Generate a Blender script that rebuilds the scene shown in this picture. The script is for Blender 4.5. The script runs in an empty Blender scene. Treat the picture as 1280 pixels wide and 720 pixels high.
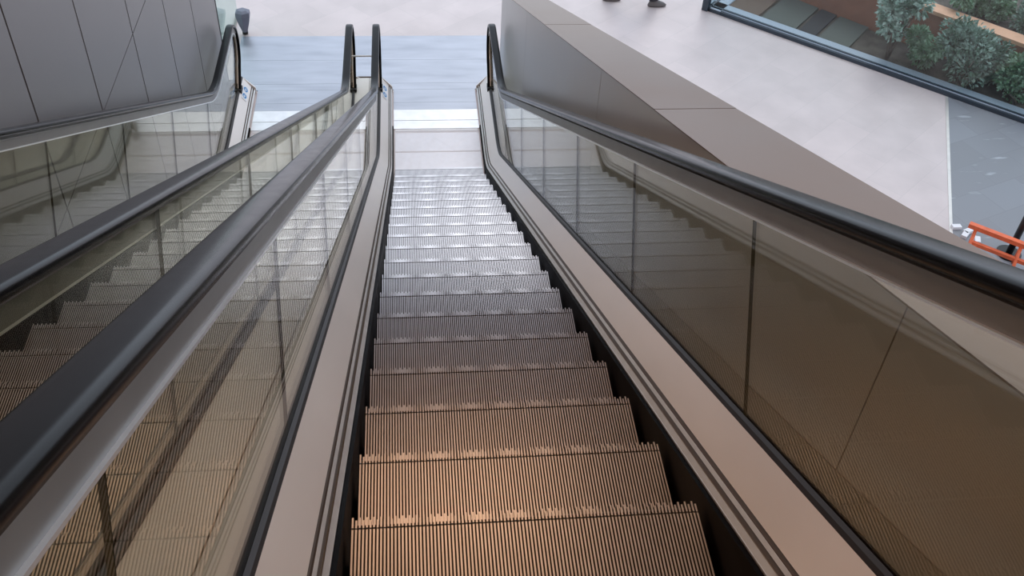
import bpy, bmesh, math, random
from mathutils import Vector, Matrix
random.seed(7)
S = bpy.context.scene
COL = S.collection
PI = math.pi
K = math.tan(math.radians(30))
ZB = 4.396            # height of the nosing line at y = 0 above the lower floor
ZT = ZB + K*3.6       # upper landing
R = math.radians

# ------------------------------------------------------------------ materials
def mat(name, color, rough=.5, metal=0., **kw):
    m = bpy.data.materials.new(name); m.use_nodes = True
    nt = m.node_tree; b = nt.nodes['Principled BSDF']
    b.inputs['Base Color'].default_value = (*color, 1)
    b.inputs['Roughness'].default_value = rough
    b.inputs['Metallic'].default_value = metal
    for k, v in kw.items():
        b.inputs[k.replace('_', ' ')].default_value = v
    return m

def noisy(m, scale=8, amt=.12, stretch=(1, 1, 1), rough_amt=0., detail=4, bump=0.):
    """multiply the base colour by a noise of its own, optional roughness wear and bump"""
    nt = m.node_tree; N = nt.nodes; L = nt.links; b = N['Principled BSDF']
    tc = N.new('ShaderNodeTexCoord'); mp = N.new('ShaderNodeMapping'); mp.inputs['Scale'].default_value = stretch
    nz = N.new('ShaderNodeTexNoise'); nz.inputs['Scale'].default_value = scale; nz.inputs['Detail'].default_value = detail
    L.new(tc.outputs['Object'], mp.inputs[0]); L.new(mp.outputs[0], nz.inputs['Vector'])
    rm = N.new('ShaderNodeMapRange'); rm.inputs['From Min'].default_value = .3; rm.inputs['From Max'].default_value = .7
    rm.inputs['To Min'].default_value = 1-amt; rm.inputs['To Max'].default_value = 1+amt
    L.new(nz.outputs['Fac'], rm.inputs['Value'])
    mx = N.new('ShaderNodeMix'); mx.data_type = 'RGBA'; mx.blend_type = 'MULTIPLY'; mx.inputs['Factor'].default_value = 1
    mx.inputs[6].default_value = b.inputs['Base Color'].default_value
    L.new(rm.outputs[0], mx.inputs[7]); L.new(mx.outputs[2], b.inputs['Base Color'])
    if rough_amt:
        r2 = N.new('ShaderNodeMapRange'); r = b.inputs['Roughness'].default_value
        r2.inputs['From Min'].default_value = .3; r2.inputs['From Max'].default_value = .7
        r2.inputs['To Min'].default_value = max(0, r-rough_amt); r2.inputs['To Max'].default_value = r+rough_amt
        L.new(nz.outputs['Fac'], r2.inputs['Value']); L.new(r2.outputs[0], b.inputs['Roughness'])
    if bump:
        bp = N.new('ShaderNodeBump'); bp.inputs['Strength'].default_value = bump; bp.inputs['Distance'].default_value = .01
        L.new(nz.outputs['Fac'], bp.inputs['Height']); L.new(bp.outputs[0], b.inputs['Normal'])
    return m

M = {}
M['cleat'] = noisy(mat('worn_aluminium_cleat', (.60, .60, .645), .32, .82), 14, .05, (1, 1, 1), .015)
M['groove'] = mat('dark_groove', (.016, .008, .005), .6, .0)  # one dark colour for groove floors and cleat flanks
M['riser'] = mat('riser_metal', (.10, .075, .06), .5, .6)
M['skirt'] = noisy(mat('black_skirt', (.003, .002, .002), .5, .0, Specular_IOR_Level=.03), 4, .3, (1, .3, 1), .05)
M['trim'] = noisy(mat('pale_skirt_trim', (.72, .70, .68), .42, .5), 10, .06)
M['deck'] = noisy(mat('brushed_deck', (.86, .80, .76), .36, .30), 5, .05, (1, .2, .2), .05)
M['channel'] = mat('deck_channel', (.16, .125, .10), .5, .5)
M['seal'] = mat('rubber_seal', (.018, .013, .012), .55)
M['outer'] = noisy(mat('outer_deck_metal', (.64, .615, .58), .45, .2), 4, .08, (1, .2, .2), .05)
M['outer_dark'] = noisy(mat('outer_deck_dark_metal', (.27, .26, .24), .4, .4), 4, .08, (1, .2, .2), .05)
M['rubber'] = noisy(mat('black_handrail_rubber', (.005, .005, .006), .22, 0, Specular_IOR_Level=.10), 14, .2, (1, 1, 1), .02)
M['guide'] = noisy(mat('guide_metal', (.25, .235, .22), .42, .4), 5, .06)
M['bright'] = mat('guide_edge_highlight', (.93, .94, .95), .3, .75)  # near-white colour stands for the lit highlight along the guide
M['comb'] = noisy(mat('comb_plate_steel', (.74, .74, .76), .28, .7), 8, .06)
M['plate'] = noisy(mat('landing_plate_steel', (.40, .425, .49), .38, .6), 3, .10, (.6, 2.5, 1), .08)
M['platedark'] = mat('plate_joint', (.22, .24, .28), .5, .4)
M['cladL'] = noisy(mat('left_wall_panel', (.255, .246, .252), .42, .35), 1.1, .08, (1, 1, 1), .05)
M['seam'] = mat('dark_seam', (.02, .02, .022), .7)
M['cladR'] = noisy(mat('parapet_panel', (.55, .525, .51), .40, .3), 1.2, .06, (1, 1, 1), .05)
M['cladTop'] = noisy(mat('parapet_top_panel', (.29, .235, .20), .5, .2), 1.2, .05, (1, 1, 1), .04)
M['ceiling'] = mat('ceiling_paint', (.26, .205, .16), .8)
M['plaster'] = mat('plaster', (.45, .38, .32), .8)
M['white'] = mat('white_plastic', (.85, .86, .9), .4)
M['blue'] = mat('blue_print', (.05, .27, .60), .5)
M['black'] = mat('black_plastic', (.01, .01, .012), .4)
M['bollard'] = mat('grey_painted_metal', (.20, .21, .27), .55, .1)
M['orange'] = noisy(mat('orange_paint', (.80, .16, .06), .5), 9, .2)
M['frame'] = mat('window_frame_dark', (.055, .075, .10), .4, .3)
M['sill'] = mat('window_sill_blue_grey', (.42, .50, .60), .4, .1)
M['terracotta'] = noisy(mat('terracotta_render', (.36, .16, .10), .8), 5, .15)
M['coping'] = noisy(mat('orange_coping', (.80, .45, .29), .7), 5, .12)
M['soil'] = noisy(mat('garden_soil', (.10, .085, .07), .9), 6, .4)
M['pav_a'] = mat('garden_slab_brown', (.17, .12, .09), .8)
M['pav_b'] = mat('garden_slab_green', (.11, .125, .11), .8)
M['pav_c'] = mat('garden_slab_dark', (.035, .038, .042), .8)
M['bark'] = noisy(mat('bark', (.12, .09, .07), .9), 30, .3)
M['wool'] = mat('dark_trousers', (.035, .035, .045), .9)
M['coat'] = mat('grey_coat', (.12, .12, .13), .9)
M['skin'] = mat('skin', (.55, .33, .24), .5)
M['hair'] = mat('hair', (.03, .02, .015), .6)
M['shoe'] = mat('shoe_grey', (.16, .15, .15), .6)

def leaf_mat(name, c1, c2):
    m = mat(name, c1, .35); nt = m.node_tree; N = nt.nodes; L = nt.links; b = N['Principled BSDF']
    tc = N.new('ShaderNodeTexCoord'); nz = N.new('ShaderNodeTexNoise'); nz.inputs['Scale'].default_value = 9
    cr = N.new('ShaderNodeValToRGB'); cr.color_ramp.elements[0].color = (*c1, 1); cr.color_ramp.elements[1].color = (*c2, 1)
    cr.color_ramp.elements[0].position = .38; cr.color_ramp.elements[1].position = .62
    L.new(tc.outputs['Object'], nz.inputs['Vector']); L.new(nz.outputs['Fac'], cr.inputs[0]); L.new(cr.outputs[0], b.inputs['Base Color'])
    return m
M['leaf_a'] = leaf_mat('pale_leaf', (.16, .30, .22), (.58, .74, .68))
M['leaf_b'] = leaf_mat('green_leaf', (.10, .20, .13), (.38, .52, .46))
M['leaf_c'] = leaf_mat('mid_leaf', (.09, .22, .10), (.34, .52, .38))

def glass_mat(name, tint, refl=1.0):
    m = bpy.data.materials.new(name); m.use_nodes = True; nt = m.node_tree; N = nt.nodes; L = nt.links
    N.clear(); out = N.new('ShaderNodeOutputMaterial'); mx = N.new('ShaderNodeMixShader')
    tr = N.new('ShaderNodeBsdfTransparent'); tr.inputs[0].default_value = (*tint, 1)
    gl = N.new('ShaderNodeBsdfGlossy'); gl.inputs['Roughness'].default_value = .012; gl.inputs['Color'].default_value = (1, 1, 1, 1)
    lw = N.new('ShaderNodeLayerWeight'); lw.inputs['Blend'].default_value = .5
    p = N.new('ShaderNodeMath'); p.operation = 'POWER'; p.inputs[1].default_value = 7.4
    a = N.new('ShaderNodeMath'); a.operation = 'MULTIPLY_ADD'; a.inputs[1].default_value = .955*refl; a.inputs[2].default_value = .045*refl
    L.new(lw.outputs['Facing'], p.inputs[0]); L.new(p.outputs[0], a.inputs[0]); L.new(a.outputs[0], mx.inputs[0])
    L.new(tr.outputs[0], mx.inputs[1]); L.new(gl.outputs[0], mx.inputs[2]); L.new(mx.outputs[0], out.inputs[0])
    return m
M['glass'] = glass_mat('balustrade_glass', (.925, .92, .86), .95)
M['winglass'] = glass_mat('window_glass', (.90, .93, .93), .8)
M['screenglass'] = glass_mat('green_screen_glass', (.80, .90, .87), 1.0)
M['glassedge'] = mat('glass_edge', (.05, .055, .04), .4)

def floor_mat():
    m = mat('pale_paving', (.6, .58, .58), .42); nt = m.node_tree; N = nt.nodes; L = nt.links; b = N['Principled BSDF']
    tc = N.new('ShaderNodeTexCoord'); mp = N.new('ShaderNodeMapping'); mp.inputs['Rotation'].default_value = (0, 0, R(-41))
    br = N.new('ShaderNodeTexBrick'); br.inputs['Scale'].default_value = 1.0
    br.inputs['Brick Width'].default_value = .9; br.inputs['Row Height'].default_value = .45; br.inputs['Mortar Size'].default_value = .004
    br.inputs['Color1'].default_value = (.69, .605, .60, 1); br.inputs['Color2'].default_value = (.645, .57, .565, 1); br.inputs['Mortar'].default_value = (.62, .55, .545, 1)
    nz = N.new('ShaderNodeTexNoise'); nz.inputs['Scale'].default_value = 2.2; nz.inputs['Detail'].default_value = 6
    rm = N.new('ShaderNodeMapRange'); rm.inputs['From Min'].default_value = .3; rm.inputs['From Max'].default_value = .7; rm.inputs['To Min'].default_value = .93; rm.inputs['To Max'].default_value = 1.06
    mx = N.new('ShaderNodeMix'); mx.data_type = 'RGBA'; mx.blend_type = 'MULTIPLY'; mx.inputs['Factor'].default_value = 1
    L.new(tc.outputs['Object'], mp.inputs[0]); L.new(mp.outputs[0], br.inputs['Vector']); L.new(tc.outputs['Object'], nz.inputs['Vector'])
    L.new(nz.outputs['Fac'], rm.inputs['Value']); L.new(br.outputs['Color'], mx.inputs[6]); L.new(rm.outputs[0], mx.inputs[7]); L.new(mx.outputs[2], b.inputs['Base Color'])
    return m
M['floor'] = floor_mat()
def slate_mat():
    m = mat('grey_slate_tiles', (.3, .3, .33), .4); nt = m.node_tree; N = nt.nodes; L = nt.links; b = N['Principled BSDF']
    tc = N.new('ShaderNodeTexCoord'); mp = N.new('ShaderNodeMapping'); mp.inputs['Rotation'].default_value = (0, 0, R(-22))
    br = N.new('ShaderNodeTexBrick'); br.inputs['Scale'].default_value = 1.0
    br.inputs['Brick Width'].default_value = .6; br.inputs['Row Height'].default_value = .42; br.inputs['Mortar Size'].default_value = .006
    br.inputs['Color1'].default_value = (.27, .285, .32, 1); br.inputs['Color2'].default_value = (.24, .25, .275, 1); br.inputs['Mortar'].default_value = (.235, .245, .27, 1)
    nz = N.new('ShaderNodeTexNoise'); nz.inputs['Scale'].default_value = 7; nz.inputs['Detail'].default_value = 3
    cr = N.new('ShaderNodeValToRGB'); cr.color_ramp.elements[0].position = .64; cr.color_ramp.elements[0].color = (0, 0, 0, 1)
    cr.color_ramp.elements[1].position = .72; cr.color_ramp.elements[1].color = (1, 1, 1, 1)
    mp2 = N.new('ShaderNodeMapping'); mp2.inputs['Rotation'].default_value = (0, 0, R(30)); mp2.inputs['Scale'].default_value = (.35, 1.6, 1)
    mx = N.new('ShaderNodeMix'); mx.data_type = 'RGBA'; mx.inputs[7].default_value = (.42, .45, .5, 1)
    L.new(tc.outputs['Object'], mp.inputs[0]); L.new(mp.outputs[0], br.inputs['Vector']); L.new(tc.outputs['Object'], mp2.inputs[0]); L.new(mp2.outputs[0], nz.inputs['Vector'])
    L.new(nz.outputs['Fac'], cr.inputs[0]); L.new(cr.outputs[0], mx.inputs['Factor']); L.new(br.outputs['Color'], mx.inputs[6]); L.new(mx.outputs[2], b.inputs['Base Color'])
    return m
M['slate'] = slate_mat()

# ------------------------------------------------------------------ helpers
class MB:
    """collects geometry for ONE mesh object"""
    def __init__(s): s.v = []; s.f = []; s.mi = []; s.mats = []; s.sm = []
    def m(s, name):
        if name not in s.mats: s.mats.append(name)
        return s.mats.index(name)
    def face(s, idx, mt, smooth=False): s.f.append(idx); s.mi.append(s.m(mt)); s.sm.append(smooth)
    def box(s, x0, x1, y0, y1, z0, z1, mt):
        b = len(s.v)
        s.v += [(x, y, z) for z in (z0, z1) for y in (y0, y1) for x in (x0, x1)]
        for q in ((0, 2, 3, 1), (4, 5, 7, 6), (0, 1, 5, 4), (2, 6, 7, 3), (0, 4, 6, 2), (1, 3, 7, 5)):
            s.face([b+i for i in q], mt)
    def prism(s, poly, axis_pts, mt, caps=True):
        """poly: list of 3D points (bottom), axis_pts: offset vector"""
        b = len(s.v); n = len(poly); o = Vector(axis_pts)
        s.v += [tuple(p) for p in poly] + [tuple(Vector(p)+o) for p in poly]
        for i in range(n):
            j = (i+1) % n; s.face([b+i, b+j, b+n+j, b+n+i], mt)
        if caps: s.face([b+i for i in range(n)][::-1], mt); s.face([b+n+i for i in range(n)], mt)
    def sweep(s, section, path, frame, mt, closed=True, smooth=False, caps=True, mts=None):
        """section: list of 2D points; frame(i) -> function mapping (a,b) to a 3D point"""
        b = len(s.v); n = len(section)
        for i in range(len(path)):
            fr = frame(i); s.v += [tuple(fr(a, c)) for a, c in section]
        for i in range(len(path)-1):
            for j in range(n if closed else n-1):
                k = (j+1) % n
                s.face([b+i*n+j, b+i*n+k, b+(i+1)*n+k, b+(i+1)*n+j], mts[j] if mts else mt, smooth)
        if closed and caps:
            s.face([b+j for j in range(n)][::-1], mt); e = b+(len(path)-1)*n; s.face([e+j for j in range(n)], mt)
    def tube(s, pts, r, mt, n=10):
        P = [Vector(p) for p in pts]; b = len(s.v); rr = r if isinstance(r, (list, tuple)) else [r]*len(P)
        up = None
        for i, p in enumerate(P):
            t = ((P[min(i+1, len(P)-1)]-P[max(i-1, 0)])).normalized()
            if up is None: up = t.orthogonal().normalized()
            u = (up-t*up.dot(t)).normalized(); w = t.cross(u); up = u
            s.v += [tuple(p+(u*math.cos(2*PI*q/n)+w*math.sin(2*PI*q/n))*rr[i]) for q in range(n)]
        for i in range(len(P)-1):
            for q in range(n):
                k = (q+1) % n; s.face([b+i*n+q, b+i*n+k, b+(i+1)*n+k, b+(i+1)*n+q], mt, True)
        s.face([b+q for q in range(n)][::-1], mt); e = b+(len(P)-1)*n; s.face([e+q for q in range(n)], mt)
    def build(s, name, parent=None, recalc=True):
        me = bpy.data.meshes.new(name); me.from_pydata(s.v, [], s.f)
        for mn in s.mats: me.materials.append(M[mn])
        for p, mi, sm in zip(me.polygons, s.mi, s.sm): p.material_index = mi; p.use_smooth = sm
        if recalc:
            bm = bmesh.new(); bm.from_mesh(me); bmesh.ops.recalc_face_normals(bm, faces=bm.faces); bm.to_mesh(me); bm.free()
        o = bpy.data.objects.new(name, me); COL.objects.link(o)
        if parent: o.parent = parent
        return o

def tag(o, label=None, cat=None, group=None, kind=None):
    if label: o['label'] = label
    if cat: o['category'] = cat
    if group: o['group'] = group
    if kind: o['kind'] = kind
    return o
def empty(name, loc=(0, 0, 0), rz=0):
    o = bpy.data.objects.new(name, None); COL.objects.link(o); o.location = loc; o.rotation_euler[2] = rz
    o.empty_display_size = .2
    return o
def copy_tree(o, parent=None):
    c = o.copy(); COL.objects.link(c)
    if parent: c.parent = parent
    for ch in list(o.children): copy_tree(ch, c)
    return c

# ------------------------------------------------------------------ escalator path
Y_BOT = ZB/K                     # 7.614, where the nosing line meets the lower floor level
Y_END = 9.27
def arc_pts(yc, zc, sgn, rad=1.1, n=8):
    """fillet between the incline and a level at the corner (yc, zc); sgn=+1 bottom, -1 top"""
    t = rad*math.tan(R(15)); out = []
    for i in range(n+1):
        a = R(30)*i/n
        if sgn > 0:   # centre above, angle from 30 to 0
            cy, cz = yc+t, zc+rad
            th = R(30)-a; out.append((cy-rad*math.sin(th), cz-rad*math.cos(th)))
        else:
            cy, cz = yc-t, zc-rad
            out.append((cy+rad*math.sin(a), cz+rad*math.cos(a)))
    return out
TOPARC = arc_pts(-3.6, ZT, -1); BOTARC = arc_pts(Y_BOT, 0, 1)
def base_path(y0=-5.4, y1=Y_END):
    P = [(y0, ZT)] + TOPARC
    a, b = TOPARC[-1], BOTARC[0]
    for i in range(1, 12): P.append((a[0]+(b[0]-a[0])*i/12, a[1]+(b[1]-a[1])*i/12))
    P += BOTARC + [(8.4, 0), (y1, 0)]
    return P
BP = base_path()
def base_z(y):
    for (a, za), (b, zb) in zip(BP, BP[1:]):
        if a <= y <= b: return za+(zb-za)*(y-a)/(b-a)
    return ZT if y < BP[0][0] else 0
def line_sweep(mb, section, mt, path=None, mts=None, closed=True):
    """section of (x, h) swept along the nosing path with vertical offsets"""
    path = path or BP
    def fr(i):
        y, z = path[i]
        return lambda a, h: (a, y, z+h)
    mb.sweep(section, path, fr, mt, closed, False, True, mts)

# ------------------------------------------------------------------ steps
def step_mesh():
    mb = MB()
    n = 100; pitch = 1.0/n; w = pitch*.52
    def cleat(x, y0, y1, z0, z1):
        b = len(mb.f); mb.box(x-w/2, x+w/2, y0, y1, z0, z1, 'cleat')
        for q in (4, 5): mb.mi[b+q] = mb.m('groove')      # flanks take the dark groove colour, for stronger stripes
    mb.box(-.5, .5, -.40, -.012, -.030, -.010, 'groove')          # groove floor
    for i in range(n):
        x = -.5+pitch*(i+.5); tip = .007 if i % 2 == 0 else -.001
        cleat(x, -.405, -.032, -.011, 0)
        cleat(x, -.027, tip, -.013, .0012 if i % 2 == 0 else -.0006)
    # curved riser below the front edge, cleated
    sec = [(-.012, -.010), (-.018, -.06), (-.034, -.12), (-.058, -.18), (-.088, -.232)]
    b = len(mb.v)
    for (y, z) in sec: mb.v += [(-.495, y, z), (.495, y, z)]
    for i in range(len(sec)-1): mb.face([b+2*i, b+2*i+1, b+2*i+3, b+2*i+2], 'riser', True)
    for i in range(n):
        x = -.5+pitch*(i+.5)
        for (ya, za), (yb, zb) in zip(sec, sec[1:]):
            c = len(mb.v); h = w/2
            mb.v += [(x-h, ya, za), (x+h, ya, za), (x+h, ya+.008, za), (x-h, ya+.008, za), (x-h, yb, zb), (x+h, yb, zb), (x+h, yb+.008, zb), (x-h, yb+.008, zb)]
            for q in ((3, 2, 6, 7), (0, 3, 7, 4), (1, 5, 6, 2)): mb.face([c+k for k in q], 'cleat')
    return mb

# ------------------------------------------------------------------ one escalator
X_IN, H_IN = .531, .052
X_DK, H_DK = .660, .225
X_GL = .685
HR_TOP = 1.07           # handrail top above the nosing line
HR_FLAT = 1.035         # handrail top above the landings
JOINTS = [-3.95, -2.56, -1.18, .21, 1.585, 2.935, 4.29, 5.62, 6.98]

def rail_center_path():
    """y,z of the handrail's top surface from the upper newel round to the lower newel"""
    yb = (ZB+HR_TOP-HR_FLAT)/K      # bottom corner
    yt = -(ZT+HR_FLAT-ZB-HR_TOP)/K  # top corner
    P = []
    # upper newel loop (from inlet up and over)
    rr = .33; cy = -5.30; cz = ZT+HR_FLAT-rr
    P += [(cy+.40, cz-rr-.06), (cy+.2, cz-rr-.015)]
    for i in range(0, 13):
        a = R(270-15*i); P.append((cy+rr*math.cos(a), cz+rr*math.sin(a)))
    P += [(-4.9, ZT+HR_FLAT)]
    P += arc_pts(yt, ZT+HR_FLAT, -1, 1.1)
    a, b = P[-1], arc_pts(yb, HR_FLAT, 1, 1.1)[0]
    for i in range(1, 10): P.append((a[0]+(b[0]-a[0])*i/10, a[1]+(b[1]-a[1])*i/10))
    P += arc_pts(yb, HR_FLAT, 1, 1.1)
    cy = 9.02; cz = HR_FLAT-rr
    P += [(8.5, HR_FLAT)]
    for i in range(0, 13):
        a = R(90-12.5*i); P.append((cy+rr*math.cos(a), cz+rr*math.sin(a)))
    P += [(cy+.065, cz-rr-.055), (cy-.02, cz-rr-.14), (cy-.06, cz-rr-.19)]
    return P
RAIL = rail_center_path()
def rail_frames(x0):
    out = []
    for i, (y, z) in enumerate(RAIL):
        a = RAIL[max(i-1, 0)]; b = RAIL[min(i+1, len(RAIL)-1)]
        ty, tz = b[0]-a[0], b[1]-a[1]; l = math.hypot(ty, tz); ty /= l; tz /= l
        ny, nz = -tz, ty      # outward normal (up on the straight runs)
        out.append((x0, y, z, ny, nz))
    return out
def rail_sweep(mb, section, x0, mt, smooth, i0=0, i1=None):
    F = rail_frames(x0)[i0:i1]
    def fr(i):
        x, y, z, ny, nz = F[i]
        return lambda a, h: (x+a, y+ny*h, z+nz*h)
    mb.sweep(section, F, fr, mt, True, smooth)

# rubber section: rounded top, lips curling in beneath
def rubber_section():
    p = []
    W, Hh = .041, .030
    for i in range(0, 13):
        a = PI*i/12
        ca, sa = math.cos(a), math.sin(a)
        p.append((W*(abs(ca)**.55)*(1 if ca >= 0 else -1), -Hh*.62+Hh*.62*(sa**.6)))
    p += [(-W, -Hh), (-W*.75, -Hh-.006), (-.024, -Hh-.006), (-.024, -Hh+.006), (.024, -Hh+.006), (.024, -Hh-.006), (W*.75, -Hh-.006), (W, -Hh)]
    return p

def lerp2(t): return (X_IN+(X_DK-X_IN)*t, H_IN+(H_DK-H_IN)*t)

def glass_panels(root, sx):
    """glass panes between joints square to the incline, the last ones rounded inside the newel loops"""
    def lower(y): return (y, base_z(y)+.19)
    def joint(yb):       # bottom and top point of a joint line square to the slope
        zb = ZB-K*yb+.19; d = (1.032-.19)*math.cos(R(30)); return (yb, zb), (yb+d*math.sin(R(30)), zb+d*math.cos(R(30)))
    x0, x1 = X_GL-.005, X_GL+.005
    if sx < 0: x0, x1 = -x1, -x0
    polys = []
    inner = [(y+0*ny, z, ny, nz) for (_, y, z, ny, nz) in rail_frames(0)]
    top_off = .034
    rp = [(y-ny*top_off, z-nz*top_off) for (y, z, ny, nz) in inner]
    js = [joint(y) for y in JOINTS]
    g = .0022
    # upper end
    (b0, t0) = js[0]
    up = [q for q in rp if q[0] < t0[0]-.01][2:]
    polys.append([(-5.05, ZT+.19)] + up + [(t0[0]-g, t0[1]), (b0[0]-g, b0[1]), (-3.98, base_z(-3.98)+.19)][:2] + [(-4.1, base_z(-4.1)+.19)])
    for (ba, ta), (bb, tb) in zip(js, js[1:]):
        polys.append([(ba[0]+g, ba[1]), (bb[0]-g, bb[1]), (tb[0]-g, tb[1]), (ta[0]+g, ta[1])])
    bl, tl = js[-1]
    dn = [q for q in rp if q[0] > tl[0]+.05][:-2]
    bot = [(y, base_z(y)+.19) for y in (8.85, 8.2, 7.9, 7.7, 7.5, 7.3)]
    polys.append([(bl[0]+g, bl[1]), (tl[0]+g, tl[1])] + dn + bot)
    for P in polys:
        me = MB(); n = len(P)
        me.v = [(x0, y, z) for y, z in P] + [(x1, y, z) for y, z in P]
        me.face(list(range(n))[::-1], 'glass'); me.face(list(range(n, 2*n)), 'glass')
        for i in range(n):
            j = (i+1) % n; me.face([i, j, n+j, n+i], 'glassedge')
        me.build('glass_panel', root)

STEP_DATA = step_mesh()
step_proto = None
def sticker(root, x, y, tilt_x, name='sticker'):
    """white safety label with two blue pictograms laid on the inner deck near its end"""
    mb = MB()
    w, l = .042, .15
    mb.box(-w, w, -l, l, 0, .0012, 'white')
    for cy in (-.07, .07):
        n = 20; b = len(mb.v)
        mb.v += [(.033*math.cos(2*PI*i/n), cy+.046*math.sin(2*PI*i/n), .0016) for i in range(n)]
        mb.face([b+i for i in range(n)], 'blue')
        # white figure: head, body and an arm to the rail
        b = len(mb.v); mb.v += [(.006*math.cos(2*PI*i/8), cy+.026+.007*math.sin(2*PI*i/8), .002) for i in range(8)]
        mb.face([b+i for i in range(8)], 'white')
        for (ax, ay, bx, by) in ((-.005, -.032, .005, .014), (.005, -.004, .020, .004), (-.016, -.03, -.011, .002)):
            b = len(mb.v); mb.v += [(ax, cy+ay, .002), (bx, cy+ay, .002), (bx, cy+by, .002), (ax, cy+by, .002)]; mb.face([b, b+1, b+2, b+3], 'white')
    o = mb.build(name, root, recalc=False); o.location = (x[0], y, x[1]); o.rotation_euler = (0, tilt_x, 0)
    tag(o, 'white sticker with blue round pictograms')
    return o

def escalator(label, group):
    global step_proto
    root = tag(empty('escalator', (0, 0, 0)), label, 'escalator', group)
    # steps
    for i in range(-9, 22):
        y = .4*i
        if step_proto is None:
            step_proto = STEP_DATA.build('step', root, recalc=False); o = step_proto
        else:
            o = step_proto.copy(); COL.objects.link(o); o.parent = root
        z = base_z(y) if y > -3.9 else ZT
        # steps stay level: riser height follows the guide curve
        o.location = (0, y, z)
    # truss pan below the steps
    mb = MB(); line_sweep(mb, [(-.70, -.45), (.70, -.45), (.70, -.42), (-.70, -.42)], 'seal', [p for p in BP if p[0] < 7.0]); mb.build('truss', root)
    for sx in (1, -1):
        f = lambda pts: [(sx*a, h) for a, h in pts]
        mb = MB(); line_sweep(mb, f([(.515, -.40), (.525, -.40), (.530, H_IN-.012), (.515, H_IN-.012)]), 'skirt', [p for p in BP if p[0] < 8.0]+[(8.4, 0), (8.46, 0)]); mb.build('skirt_panel', root)
        # pale trim
        mb = MB(); a = lerp2(0); b = lerp2(.10)
        line_sweep(mb, f([(a[0]-.001, a[1]-.009), (b[0], a[1]-.009), b, (a[0]+.001, a[1]), (a[0]-.001, a[1]-.002)]), 'trim'); mb.build('skirt_trim', root)
        # deck with its two channels
        mb = MB()
        def off(t, d):   # point t along the slope, sunk by d
            p = lerp2(t); return (p[0]+d*.715, p[1]-d*.70)
        sec = [off(.10, .009), off(.18, .009), off(.18, 0), off(.25, 0), off(.25, .009), off(.32, .009), off(.32, 0), off(1, 0), (X_DK, -.05), (X_IN+.010, -.05)]
        mts = ['channel', 'channel', 'trim', 'channel', 'channel', 'channel', 'deck', 'seal', 'outer', 'outer']
        line_sweep(mb, f(sec), 'deck', None, mts); dk = mb.build('inner_deck', root)
        # seals either side of the glass
        mb = MB()
        line_sweep(mb, f([(X_DK, H_DK-.03), (X_GL-.006, H_DK-.03), (X_GL-.006, H_DK+.022), (X_DK+.006, H_DK+.016), (X_DK, H_DK+.004)]), 'seal')
        line_sweep(mb, f([(X_GL+.006, H_DK-.03), (X_GL+.022, H_DK-.03), (X_GL+.020, H_DK+.006), (X_GL+.006, H_DK+.016)]), 'seal'); mb.build('glass_seal', root)
        glass_panels(root, sx)
        # guide rail: painted metal profile clasping the top of the glass, edge highlight painted in as a pale strip
        n = len(RAIL)
        # it sits on the inner face only, so the outer side shows bare glass up to the rubber
        gs = [(-.021*sx, -.100), (-.0062*sx, -.100), (-.0062*sx, -.030), (-.016*sx, -.030), (-.016*sx, -.044), (-.026*sx, -.046), (-.026*sx, -.054), (-.021*sx, -.056)]
        mb = MB(); rail_sweep(mb, gs, sx*X_GL, 'guide', False, 8, n-10)
        gd = mb.build('handrail_guide', root)
        mb = MB(); rail_sweep(mb, [(-.029*sx, -.106), (-.0062*sx, -.106), (-.0062*sx, -.0995), (-.029*sx, -.0995)], sx*X_GL, 'bright', False, 8, n-10); mb.build('edge_highlight', gd)
        mb = MB(); rail_sweep(mb, [(-.011, -.044), (.011, -.044), (.011, -.032), (-.011, -.032)], sx*X_GL, 'trim', False, 1, n-1); mb.build('guide_lip', gd)
        mb = MB(); rail_sweep(mb, rubber_section(), sx*X_GL, 'rubber', True); mb.build('handrail', root)
        # newel base nose at both ends with black inlet
        for (ye, s) in ((Y_END, 1), (-5.4, -1)):
            zf = 0 if s > 0 else ZT
            mb = MB(); n2 = 6
            sec = [(X_IN-.008, 0.0), (X_GL+.10, 0.0), (X_GL+.10, .19), (X_GL+.02, .235), (X_DK, .225), (X_IN-.004, .082)]
            pts = [(ye, 1.0), (ye+s*.02, .97), (ye+s*.035, .90), (ye+s*.04, .80)]
            mb.sweep(f(sec), pts, (lambda i: (lambda a, h: (a, pts[i][0], zf+h*pts[i][1]))), 'deck'); mb.build('newel_nose', root)
            mb = MB(); yc = ye-s*(.27 if s > 0 else .40)
            mb.box(sx*X_GL-.045, sx*X_GL+.045, yc-.06, yc+.06, zf+.16, zf+.25, 'black'); mb.build('handrail_inlet', root)
    # comb plate, teeth and landing plates: lower and upper
    mb = MB(); mb.box(-.512, .512, 8.45, 8.62, -.004, .006, 'comb'); mb.box(-.512, .512, 8.625, 8.86, -.004, .008, 'comb')
    for i in range(100):
        x = -.5+.01*(i+.5)+.005
        if x < .5: mb.box(x-.002, x+.002, 8.40, 8.455, -.006, .005, 'comb')
    mb.build('comb_plate', root)
    mb = MB(); mb.box(-.512, .512, -4.3, -3.95, ZT-.004, ZT+.008, 'comb'); mb.build('comb_plate', root)
    mb = MB()
    mb.box(-.512, .512, 8.863, 9.02, .001, .008, 'plate'); mb.box(-.512, .512, 9.023, 9.3225, .001, .008, 'plate'); mb.build('floor_plate', root)
    return root

esc1 = escalator('brown-grey grooved escalator running straight down the middle of the view', 'pair of parallel escalators')
esc2 = copy_tree(esc1); esc2.location.x = -1.68
esc2['label'] = 'neighbouring escalator on the left beside the panelled grey wall'

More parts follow.
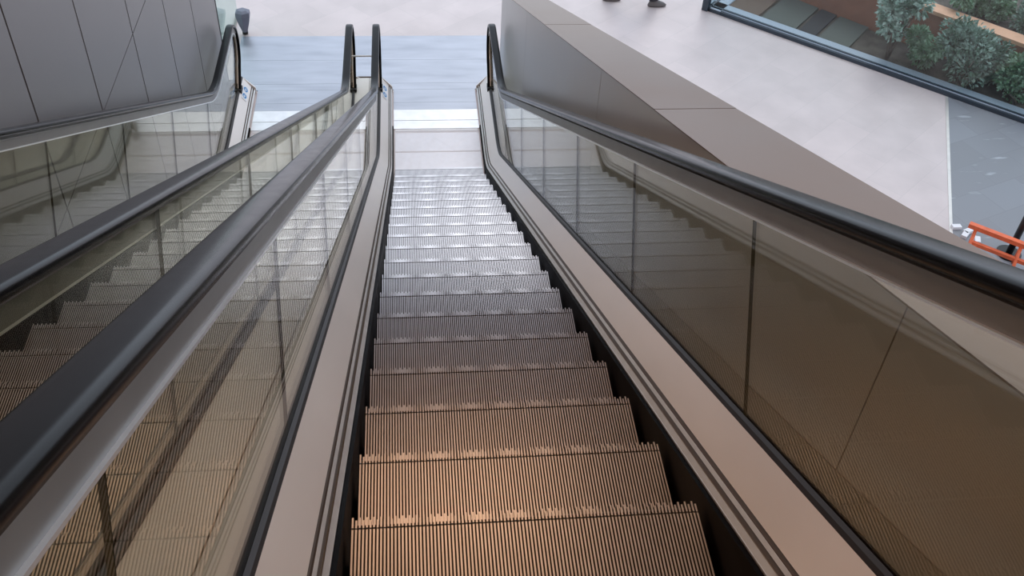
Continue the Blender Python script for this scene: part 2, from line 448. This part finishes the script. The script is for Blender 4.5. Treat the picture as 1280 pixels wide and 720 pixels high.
# stickers on the lower ends of the inner decks (both decks of the left one's far side, left deck of the near one)
ang = math.atan2(H_DK-H_IN, X_DK-X_IN)
def deck_pos(t): p = lerp2(t); return p
for root, sx in ((esc1, -1), (esc2, -1)):
    p = lerp2(.66)
    sticker(root, (sx*(p[0]-.002), p[1]+.002), 9.02, -ang if sx > 0 else ang)
    sticker(root, (sx*(X_GL+.065), .216), 9.02, -.45 if sx < 0 else .45)
# small switch box on the inner side of the left escalator's far newel
mb = MB(); mb.box(.44, .475, 8.44, 8.50, .02, .15, 'white'); mb.box(.475, .505, 8.445, 8.495, .05, .12, 'black')
tag(mb.build('key_switch', esc2), 'small white and black switch box')
mb = MB(); mb.tube([(.49, 8.47, .12), (.508, 8.7, .09), (.508, 8.95, .07), (.508, 9.2, .05)], .005, 'black'); mb.build('cable', esc2)

# ------------------------------------------------------------------ cover panels beside the balustrades
def cover(root, dx, x0, x1, h0, h1, seam=None, mt='outer_dark'):
    mb = MB(); x0 += dx; x1 += dx
    if seam:
        xs = [x0, seam-.003, seam+.003, x1]
        hs = [h0+(h1-h0)*(x-x0)/(x1-x0) for x in xs]
        line_sweep(mb, [(xs[0], hs[0]), (xs[1], hs[1]), (xs[1], hs[1]-.03), (xs[0], hs[0]-.03)], 'outer', None)
        line_sweep(mb, [(xs[2], hs[2]), (xs[3], hs[3]), (xs[3], hs[3]-.03), (xs[2], hs[2]-.03)], 'outer', None)
        line_sweep(mb, [(xs[0], hs[0]-.031), (xs[3], hs[3]-.031), (xs[3], hs[3]-.05), (xs[0], hs[0]-.05)], 'seam', None)
    else:
        line_sweep(mb, [(x0, h0), (x1, h1), (x1, h1-.03), (x0, h0-.03)], mt)
    for (ye, s) in ((Y_END+.04, 1), (-5.44, -1)):
        zf = 0 if s > 0 else ZT
        mb.box(x0+.001, x1-.001, min(ye, ye-s*.012), max(ye, ye-s*.012), zf+.0, zf+min(h0, h1)-.002, 'channel')
    return mb.build('outer_deck', root)
cover(esc1, 0, -.973, -.707, .21, .21, -.80)
cover(esc1, 0, .707, .847, .23, .175)
cover(esc2, 1.68, -2.527, -2.387, .175, .23)

# white bar linking the two neighbouring newels
mb = MB(); mb.box(-.985, -.695, 9.00, 9.012, .66, .675, 'white')
tag(mb.build('linking_bar'), 'thin white bar joining the two middle handrail ends', 'bar')

# ------------------------------------------------------------------ landing plates (stainless, full width of the pair)
mb = MB()
ys = [9.325, 9.47, 10.05, 10.68]
for a, b in zip(ys, ys[1:]):
    mb.box(-2.53, .85, a+.0015, b-.0015, 0, .007, 'plate')
mb.box(-2.53, .85, 9.325, 10.68, -.002, .004, 'platedark')
tag(mb.build('landing_plate'), 'bluish steel landing plates at the foot of both escalators', 'floor plate')
mb = MB(); mb.box(-2.53, .85, -6.4, -5.45, ZT, ZT+.007, 'plate')
tag(mb.build('landing_plate'), 'steel landing plate at the top of both escalators', 'floor plate')

# ------------------------------------------------------------------ setting
mb = MB(); mb.box(-14, 5.9, -10, 24, -.3, 0, 'floor'); mb.box(5.9, 18, -10, 24, -.3, 0, 'floor')
mb.v = []; mb.f = []; mb.mi = []; mb.sm = []
mb.box(-14, 18, -10, 24, -.3, -.0005, 'floor'); tag(mb.build('floor'), kind='structure')
# slate area: bounded on the left by a pale line from (5.2,5.35) to (6.72,9.05)
A = Vector((4.20, 2.88, 0)); B = Vector((6.70, 9.03, 0)); d = (B-A).normalized(); nrm = Vector((d.y, -d.x, 0))
C_ = Vector((10.2, 5.94, 0))
mb = MB(); mb.prism([A, A+nrm*9, Vector((14, 2.62, 0)), C_, B][:1]+[Vector((14, A.y-2, 0)), Vector((14, 2.62, 0)), B], (0, 0, .003), 'slate')
tag(mb.build('floor_slate'), kind='structure')
mb = MB(); mb.prism([A-nrm*.035, A, B, B-nrm*.035], (0, 0, .005), 'trim'); tag(mb.build('trim_1'), kind='structure')

# left wall, panels with open joints
XW = -2.535
mb = MB(); mb.box(XW-.25, XW-.02, -10, 9.36, 0, 9.3, 'seam')
yv = [-10]+[-7.5+1.118*i for i in range(0, 16)]
yv = [-10]+[3.66-1.118*i for i in range(11, 0, -1)]+[3.66, 4.78, 5.93, 7.05, 8.13, 9.36]
zv = [0, .62, 2.655, 4.69, 6.73, 8.77, 9.3]
for a, b in zip(yv, yv[1:]):
    for c, e in zip(zv, zv[1:]):
        g = .010
        mb.box(XW-.02, XW, a+g, b-g, c+(.002 if c < 1 else g), e-(.0 if c < 1 else g), 'cladL')
mb.box(XW-.25, XW+.004, 9.35, 9.375, 0, 9.3, 'seam')
tag(mb.build('wall_left'), kind='structure')

# right parapet: sloping top, faced with panels
PX0, PX1 = .850, 1.245
def ptop(y): return 5.216-.42*y
mb = MB()
def slab(x0, x1, y0, y1, zt_off, zb, mt):
    P = [(x0, y0, zb(y0)), (x0, y1, zb(y1)), (x0, y1, ptop(y1)+zt_off), (x0, y0, ptop(y0)+zt_off)]
    mb.prism(P, (x1-x0, 0, 0), mt)
slab(PX0+.012, PX1-.012, -10, 9.66, -.012, lambda y: 0, 'seam')
fs = [-10, -7.1, -3.7, -.05, 3.56, 7.2, 9.672]
for a, b in zip(fs, fs[1:]):
    slab(PX0, PX0+.012, a+.003, b-.003, -.006, lambda y: 0, 'cladR')
    slab(PX1-.012, PX1, a+.003, b-.003, -.006, lambda y: 0, 'cladR')
ts = [-10, -8.8, -5.1, -1.4, 2.31, 6.0, 9.676]
for a, b in zip(ts, ts[1:]):
    P = [(PX0-.002, a+.002, ptop(a)-.006), (PX0-.002, b-.002, ptop(b)-.006), (PX0-.002, b-.002, ptop(b)), (PX0-.002, a+.002, ptop(a))]
    mb.prism(P, (PX1-PX0+.004, 0, 0), 'cladTop')
mb.box(PX0, PX1, 9.66, 9.674, 0, ptop(9.67)-.006, 'cladR')
tag(mb.build('wall_right'), kind='structure')

# upper floor, back wall, unseen ceiling
mb = MB(); mb.box(-14, -2.8, -10, -3, ZT-.4, ZT, 'floor'); mb.box(-2.785, 1.2, -10, -5.46, ZT-.4, ZT-.0005, 'floor')
mb.v = []; mb.f = []; mb.mi = []; mb.sm = []
mb.box(XW, PX0, -10, -5.46, ZT-.4, ZT-.0005, 'floor'); tag(mb.build('floor_upper'), kind='structure')
mb = MB(); mb.box(-14, 18, -10.25, -10, 0, 9.3, 'plaster'); tag(mb.build('wall_back'), kind='structure')
CE = 9.5  # edge of the unseen ceiling, placed to cut sky reflections on the upper steps
mb = MB(); mb.box(-14, 5.5, -10.25, CE, 9.3, 9.6, 'ceiling'); tag(mb.build('ceiling'), kind='structure')

# ------------------------------------------------------------------ glazed garden window beyond the hall
WA = Vector((3.99, 11.42, 0)); WB = Vector((7.44, 8.39, 0)); wd = (WB-WA).normalized(); wn = Vector((-wd.y, wd.x, 0))
if wn.y < 0: wn = -wn
WE = WA+wd*7.2
def qbox(mb, o, u, v, u0, u1, v0, v1, z0, z1, mt):
    P = [o+u*a+v*b for a, b in ((u0, v0), (u1, v0), (u1, v1), (u0, v1))]
    mb.prism([(p.x, p.y, z0) for p in P], (0, 0, z1-z0), mt)
def window(o, u, v, length, idx):
    root = tag(empty('window_%d' % idx, o), kind='structure'); O = Vector((0, 0, 0))
    mb = MB(); qbox(mb, O, u, v, 0, length, 0, .035, 0, .05, 'frame'); qbox(mb, O, u, v, 0, length, .035, .055, 0, .06, 'sill'); qbox(mb, O, u, v, 0, length, .055, .09, 0, .07, 'frame')
    qbox(mb, O, u, v, 0, length, .03, .10, 2.75, 2.9, 'frame'); qbox(mb, O, u, v, length-.08, length, .02, .1, .05, 2.9, 'frame'); mb.build('window_frame', root)
    mb = MB(); qbox(mb, O, u, v, .0, length, .09, .25, 0, .06, 'sill'); mb.build('window_sill', root)
    mb = MB(); qbox(mb, O, u, v, .05, length-.08, .065, .077, .06, 2.75, 'winglass'); mb.build('pane', root)
    return root
window(WA, wd, wn, 7.2, 1)
mb = MB(); u, v = wn, -wd
window(WA, wn, wd, 5.0, 2)
mb = MB(); qbox(mb, WA, wd, wn, -.03, .06, -.03, .06, 0, 2.9, 'frame'); tag(mb.build('trim_2'), kind='structure')

# garden ground and slabs
mb = MB(); qbox(mb, WA, wd, wn, .2, 9, .2, 8, 0, .012, 'soil'); tag(mb.build('ground_garden'), kind='structure')
random.seed(3)
slabs = [('pav_a', .22, .62), ('pav_b', .66, 1.02), ('pav_c', 1.06, 1.34), ('pav_a', 1.38, 1.74), ('pav_b', 1.78, 2.2), ('pav_c', 2.24, 2.6)]
slabs = [('pav_a', .25, .72, 'brown paving slab by the window corner'), ('pav_b', .77, 1.30, 'green-grey paving slab right of the brown one'), ('pav_c', 1.35, 1.60, 'narrow near-black slab in the garden'),
         ('pav_b', 1.65, 2.1, 'green-grey paving slab beside the small tree')]
for mt, a, b, lab in slabs:
    mb = MB(); qbox(mb, WA, wd, wn, a, b, .22, 2.2, .012, .04, mt); tag(mb.build('paving_slab'), lab, 'paving slab', 'garden paving slabs')

# terracotta planter wall with lit orange coping
PA = Vector((6.49, 10.54, 0)); PB = Vector((7.65, 9.33, 0)); pd = (PB-PA).normalized(); pn = Vector((-pd.y, pd.x, 0))
if pn.y < 0: pn = -pn
root = tag(empty('garden_planter', PA), 'terracotta planter wall with a bright orange coping beyond the window', 'planter')
O = Vector((0, 0, 0))
mb = MB(); qbox(mb, O, pd, pn, -2.6, 3.6, .02, .28, 0, .55, 'terracotta'); mb.build('wall', root)
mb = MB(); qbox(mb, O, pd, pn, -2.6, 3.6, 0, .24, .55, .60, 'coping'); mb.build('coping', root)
mb = MB(); qbox(mb, O, pd, pn, -2.6, 3.6, .28, 2.4, 0, .5, 'soil'); mb.build('soil', root)

def shrub(name, label, cat, base, h, rx, leaves, lmat, seed, lsize=.05, blobs=6, flat=.8, group=None, trunk=.02, lo=.25, clear=None):
    rnd = random.Random(seed)
    root = tag(empty(name, base), label, cat, group)
    centers = []
    for i in range(blobs):
        a = rnd.uniform(0, 2*PI); r = rx*rnd.uniform(.1, .75)
        centers.append((Vector((r*math.cos(a), r*math.sin(a), h*rnd.uniform(lo+.1, .9))), rx*rnd.uniform(.3, .5)))
    mb = MB()
    for c, r in centers:
        mid = Vector((c.x*.3, c.y*.3, c.z*.45))
        mb.tube([(0, 0, 0), mid, c], [trunk, trunk*.7, trunk*.3], 'bark', 6)
    mb.build('stem', root)
    mb = MB()
    for i in range(leaves):
        c, r = rnd.choice(centers)
        d = Vector((rnd.gauss(0, 1), rnd.gauss(0, 1), rnd.gauss(0, 1))).normalized()
        p = c+Vector((d.x, d.y, d.z*flat))*r*(rnd.random()**.4)
        if p.z < .03: p.z = .03+rnd.random()*.05
        if clear and not clear(Vector(base)+p): continue
        ax = (d+Vector((rnd.uniform(-.7, .7), rnd.uniform(-.7, .7), rnd.uniform(-.5, .5)))).normalized()
        sd = ax.orthogonal().normalized(); sd = Matrix.Rotation(rnd.uniform(0, 2*PI), 3, ax) @ sd
        L_ = lsize*rnd.uniform(.7, 1.3); W_ = L_*.28; nn = ax.cross(sd)*L_*.12
        b = len(mb.v)
        mb.v += [tuple(p), tuple(p+ax*L_*.5+sd*W_+nn), tuple(p+ax*L_), tuple(p+ax*L_*.5-sd*W_+nn)]
        mb.face([b, b+1, b+2], lmat); mb.face([b, b+2, b+3], lmat)
    mb.build('foliage', root, recalc=False)
    return root
def front(p): return (Vector((p.x, p.y, 0))-PA).dot(pn) < -.07 and (Vector((p.x, p.y, 0))-WA).dot(wn) > .26
def behind(p): return (Vector((p.x, p.y, 0))-PA).dot(pn) > .10 or p.z > .66
def gp(a, b, z=.012): p = WA+wd*a+wn*b; return (p.x, p.y, z)
shrub('small_tree', 'small pale-leaved tree just behind the garden window', 'tree', gp(2.62, .40), 1.15, .30, 2200, 'leaf_a', 11, .075, 9, 1.3, None, .025, .25, clear=front)
shrub('garden_shrub', 'broad grey-green bush filling the middle of the garden window', 'shrub', gp(3.62, .46), .80, .58, 6000, 'leaf_b', 12, .065, 18, .9, None, .02, .1, clear=front)
shrub('garden_shrub', 'low green bush at the foot of the small tree', 'shrub', gp(3.0, .45), .50, .32, 1900, 'leaf_c', 13, .06, 6, .9, None, .015, .1, clear=front)
shrub('garden_shrub', 'green bush cut off by the right edge of the picture', 'shrub', gp(4.38, .38), .66, .42, 3200, 'leaf_c', 14, .07, 8, .9, None, .02, .1, clear=front)
def pp(a, b): p = PA+pd*a+pn*b; return (p.x, p.y, .50)
shrub('planter_bush', 'leafy bush in the planter behind the orange coping, at the top edge', 'shrub', pp(.75, .62), .40, .42, 3200, 'leaf_c', 15, .065, 9, .8, None, .02, .05, clear=behind)
shrub('planter_bush', 'leafy bush in the planter behind the orange coping, at the right edge', 'shrub', pp(1.75, .62), .40, .48, 3200, 'leaf_b', 16, .065, 9, .8, None, .02, .05, clear=behind)

# ------------------------------------------------------------------ things on the lower floor
# tapered grey bollard behind the left newel
root = tag(empty('bollard', (-2.49, 10.76, 0)), 'small grey tapered bollard behind the leftmost handrail end', 'bollard')
mb = MB(); poly0 = [(.045*math.cos(R(30+60*i)), .045*math.sin(R(30+60*i))) for i in range(6)]
prof = [(.04, .85), (.16, 1.7), (.28, 2.35), (.33, 2.25), (.355, 1.3)]
mb.sweep(poly0, prof, (lambda i: (lambda a, b: (a*prof[i][1], b*prof[i][1], prof[i][0]))), 'bollard'); mb.build('body', root)
mb = MB(); mb.sweep(poly0, [0, 1], (lambda i: (lambda a, b: (a*.9, b*.9, .007+i*.033))), 'black'); mb.build('foot', root)

# glass screen at the end of the left wall
root = tag(empty('glass_screen', (XW-.12, 9.38, 0)), 'pale green glass screen standing at the end of the left wall', 'glass screen')
mb = MB(); mb.box(-.006, .006, .01, 1.90, .02, 2.4, 'screenglass'); mb.build('pane', root)
mb = MB(); mb.box(-.02, .02, .01, 1.90, 0, .02, 'guide'); mb.build('floor_channel', root)

# orange steel trestle barrier with black post
def rod(mb, a, b, r, mt): mb.tube([a, b], r, mt, 8)
BA = Vector((5.57, 6.08, 0)); BD = Vector((.40, -.325, 0)).normalized(); BN = Vector((-BD.y, BD.x, 0))
root = tag(empty('trestle_barrier', BA), 'orange steel trestle barrier lying beside the parapet edge at the right', 'barrier')
def bpnt(a, b, z): p = BD*a+BN*b; return (p.x, p.y, z)
mb = MB()
qbox(mb, O, BD, BN, 0, 2.4, -.03, .03, .28, .33, 'orange'); mb.build('top_rail', root)
mb = MB(); qbox(mb, O, BD, BN, .1, 2.4, -.13, -.09, .16, .20, 'orange'); mb.build('lower_rail', root)
for a in (.08, .55, 1.1, 1.7):
    mb = MB(); rod(mb, bpnt(a, 0, .30), bpnt(a+.03, -.30, .012), .018, 'orange'); mb.build('strut', root)
    mb = MB(); rod(mb, bpnt(a, 0, .30), bpnt(a, .06, .012), .016, 'orange'); mb.build('leg', root)
root = tag(empty('stanchion_post', (6.06, 5.93, .003)), 'black post standing against the orange trestle barrier', 'post')
mb = MB(); mb.tube([(0, 0, .02), (0, 0, .75)], .035, 'black', 14); mb.build('post', root)
mb = MB(); mb.tube([(0, 0, 0), (0, 0, .02)], .13, 'black', 20); mb.build('base', root)
for i, (x, y) in enumerate(((5.66, 6.38), (5.76, 6.30), (5.70, 6.24), (5.80, 6.15))):
    mb = MB(); mb.prism([(-.05, -.03, 0), (.05, -.03, 0), (.05, .03, 0), (-.05, .03, 0)], (0, 0, .035), 'white')
    o = mb.build('floor_block'); o.location = (x, y, .003); o.rotation_euler[2] = .4*i
    tag(o, 'small white block on the slate floor near the orange barrier', 'block', 'white blocks on the floor')

# person walking across the lower hall: only the shoes reach the picture
def person():
    px, py = 2.92, 11.62
    root = tag(empty('person', (px, py, 0)), 'person in dark trousers walking across the pale floor, feet at top edge', 'person')
    V = {'pel': (0, 0, .95), 'sp': (0, .0, 1.15), 'ch': (0, .01, 1.36), 'nk': (0, .01, 1.50), 'hd': (.01, .0, 1.60), 'ht': (.01, 0, 1.72),
         'hl': (-.02, .10, .90), 'kl': (-.14, .10, .50), 'al': (-.30, .09, .12), 'hr': (.02, -.10, .90), 'kr': (.22, -.10, .52), 'ar': (.32, -.09, .10),
         'sl': (0, .19, 1.42), 'el': (.10, .24, 1.15), 'wl': (.26, .22, .98), 'sr': (0, -.19, 1.42), 'er': (-.10, -.24, 1.15), 'wr': (-.18, -.22, .92)}
    E = [('pel', 'sp'), ('sp', 'ch'), ('ch', 'nk'), ('nk', 'hd'), ('hd', 'ht'), ('pel', 'hl'), ('hl', 'kl'), ('kl', 'al'), ('pel', 'hr'), ('hr', 'kr'), ('kr', 'ar'),
         ('ch', 'sl'), ('sl', 'el'), ('el', 'wl'), ('ch', 'sr'), ('sr', 'er'), ('er', 'wr')]
    Rd = {'pel': .14, 'sp': .13, 'ch': .15, 'nk': .055, 'hd': .085, 'ht': .075, 'hl': .085, 'kl': .06, 'al': .045, 'hr': .085, 'kr': .06, 'ar': .045,
          'sl': .06, 'el': .045, 'wl': .032, 'sr': .06, 'er': .045, 'wr': .032}
    ks = list(V); me = bpy.data.meshes.new('body'); ed = [(ks.index(a), ks.index(b)) for a, b in E]; vs = [V[k] for k in ks]; rd = [Rd[k] for k in ks]
    for w, dx in (('wl', .02), ('wr', -.02)):     # hands with five fingers
        s = 1 if w == 'wl' else -1
        W = Vector(V[w]); pm = len(vs); vs.append(tuple(W+Vector((dx, 0, -.08)))); rd.append(.026); ed.append((ks.index(w), pm))
        for q, (o, ln) in enumerate(((-.030, .055), (-.010, .075), (.010, .080), (.030, .070))):
            a = len(vs); vs.append(tuple(W+Vector((dx+o, 0, -.115)))); rd.append(.009); ed.append((pm, a))
            b = len(vs); vs.append(tuple(W+Vector((dx+o*1.1, -s*.015, -.115-ln)))); rd.append(.007); ed.append((a, b))
        a = len(vs); vs.append(tuple(W+Vector((dx+.045, -s*.01, -.07)))); rd.append(.010); ed.append((pm, a))
        b = len(vs); vs.append(tuple(W+Vector((dx+.06, -s*.02, -.12)))); rd.append(.008); ed.append((a, b))
    me.from_pydata(vs, ed, []); o = bpy.data.objects.new('body', me); COL.objects.link(o); o.parent = root
    md = o.modifiers.new('skin', 'SKIN')
    for i, d in enumerate(me.skin_vertices[0].data if me.skin_vertices else []): d.radius = (rd[i], rd[i])
    if not me.skin_vertices:
        pass
    o.modifiers.new('sub', 'SUBSURF').levels = 2
    me.materials.append(M['coat'])
    return root, o, rd
proot, pbody, prd = person()
bpy.context.view_layer.update()
if not pbody.data.skin_vertices:
    bpy.context.view_layer.objects.active = pbody; pbody.modifiers.remove(pbody.modifiers['skin'])
    pbody.modifiers.remove(pbody.modifiers['sub'])
    bm = bmesh.new(); bm.from_mesh(pbody.data); ly = bm.verts.layers.skin.verify(); bm.verts.ensure_lookup_table()
    for i, v in enumerate(bm.verts): v[ly].radius = (prd[i], prd[i]); v[ly].use_root = (i == 0)
    bm.to_mesh(pbody.data); bm.free()
    pbody.modifiers.new('skin', 'SKIN'); sb = pbody.modifiers.new('sub', 'SUBSURF'); sb.levels = 2; sb.render_levels = 2
def ring_mesh(rings, mt, name, parent, n=14):
    """rings: (centre, rx, ry) in the XY plane"""
    mb = MB(); sec = [(math.cos(2*PI*i/n), math.sin(2*PI*i/n)) for i in range(n)]
    mb.sweep(sec, rings, (lambda i: (lambda a, b: (rings[i][0][0]+a*rings[i][1], rings[i][0][1]+b*rings[i][2], rings[i][0][2]))), mt, True, True)
    return mb.build(name, parent)
for sgn, hp, kn, an in ((1, (-.02, .10, .92), (-.14, .10, .50), (-.31, .09, .13)), (-1, (.02, -.10, .92), (.22, -.10, .52), (.33, -.09, .11))):
    mb = MB(); mb.tube([hp, kn, an], [.115, .085, .072], 'wool', 14); mb.build('trouser_leg', proot)
    # shoe: lofted from sole to instep
    sx0 = an[0]; sy = an[1]; toe = .19
    ring_mesh([((sx0+.055, sy, .006), .135, .046), ((sx0+.055, sy, .03), .140, .050), ((sx0+.040, sy, .06), .110, .045), ((sx0+.005, sy, .09), .062, .042), ((sx0, sy, .12), .055, .045)], 'shoe', 'shoe', proot, 18)
ring_mesh([((.012, 0, 1.60), .094, .090), ((.005, 0, 1.66), .108, .098), ((.0, 0, 1.73), .10, .092), ((.0, 0, 1.79), .055, .05)], 'hair', 'hair', proot)

# ------------------------------------------------------------------ ceiling lamps (warm) above the upper half
M['lamp'] = mat('warm_lamp', (1, .8, .6), .5); b_ = M['lamp'].node_tree.nodes['Principled BSDF']
b_.inputs['Emission Color'].default_value = (1, .66, .40, 1); b_.inputs['Emission Strength'].default_value = 3
lamp0 = None; li = 0
for x in (-1.7, 0.2):
    for y in (-6.5, -3.2, .2, 3.5):
        if lamp0 is None:
            lamp0 = empty('ceiling_lamp', (x, y, 9.3)); mb = MB(); mb.tube([(0, 0, -.05), (0, 0, 0)], .26, 'white', 24); mb.build('housing', lamp0)
            mb = MB(); mb.tube([(0, 0, -.060), (0, 0, -.05)], .22, 'lamp', 24); mb.build('diffuser', lamp0); r_ = lamp0
        else: r_ = copy_tree(lamp0); r_.location = (x, y, 9.3)
        tag(r_, 'round warm lamp on the ceiling above the upper end of the escalators', 'lamp', 'ceiling lamps above the escalators')
        ld = bpy.data.lights.new('warm_light', 'AREA'); ld.shape = 'DISK'; ld.size = 1.8; ld.energy = 23; ld.color = (1, .54, .27)
        lo_ = bpy.data.objects.new('warm_light', ld); COL.objects.link(lo_); lo_.location = (x, y, 9.22)

# ------------------------------------------------------------------ daylight
w = bpy.data.worlds.new('world'); S.world = w; w.use_nodes = True
bg = w.node_tree.nodes['Background']; bg.inputs[0].default_value = (.76, .86, 1.0, 1); bg.inputs[1].default_value = 1.45
sd = bpy.data.lights.new('sun', 'SUN'); sd.energy = .6; sd.angle = R(25); sd.color = (1, .95, .88)
so = bpy.data.objects.new('sun', sd); COL.objects.link(so); so.rotation_euler = (R(-38), R(12), 0)

# ------------------------------------------------------------------ camera
px, py, pz, yaw, pitch, roll, fk = -0.29794, -1.63690, 2.42294+ZB, .130959, .750242, .061460, 1.246235
f = Vector((math.sin(yaw)*math.cos(pitch), math.cos(yaw)*math.cos(pitch), -math.sin(pitch)))
rt = Vector((math.cos(yaw), -math.sin(yaw), 0)); up = rt.cross(f)
r2 = rt*math.cos(roll)+up*math.sin(roll); u2 = -rt*math.sin(roll)+up*math.cos(roll)
cd = bpy.data.cameras.new('camera'); cam = bpy.data.objects.new('camera', cd); COL.objects.link(cam)
mw = Matrix((r2, u2, -f)).transposed().to_4x4(); mw.translation = Vector((px, py, pz)); cam.matrix_world = mw
cd.sensor_width = 36; cd.lens = 36*fk*1000/1280; cd.clip_start = .02; cd.clip_end = 200
S.camera = cam
S.view_settings.view_transform = 'Standard'; S.view_settings.look = 'None'; S.view_settings.gamma = 1
S.view_settings.use_curve_mapping = False; S.view_settings.exposure = 0.0
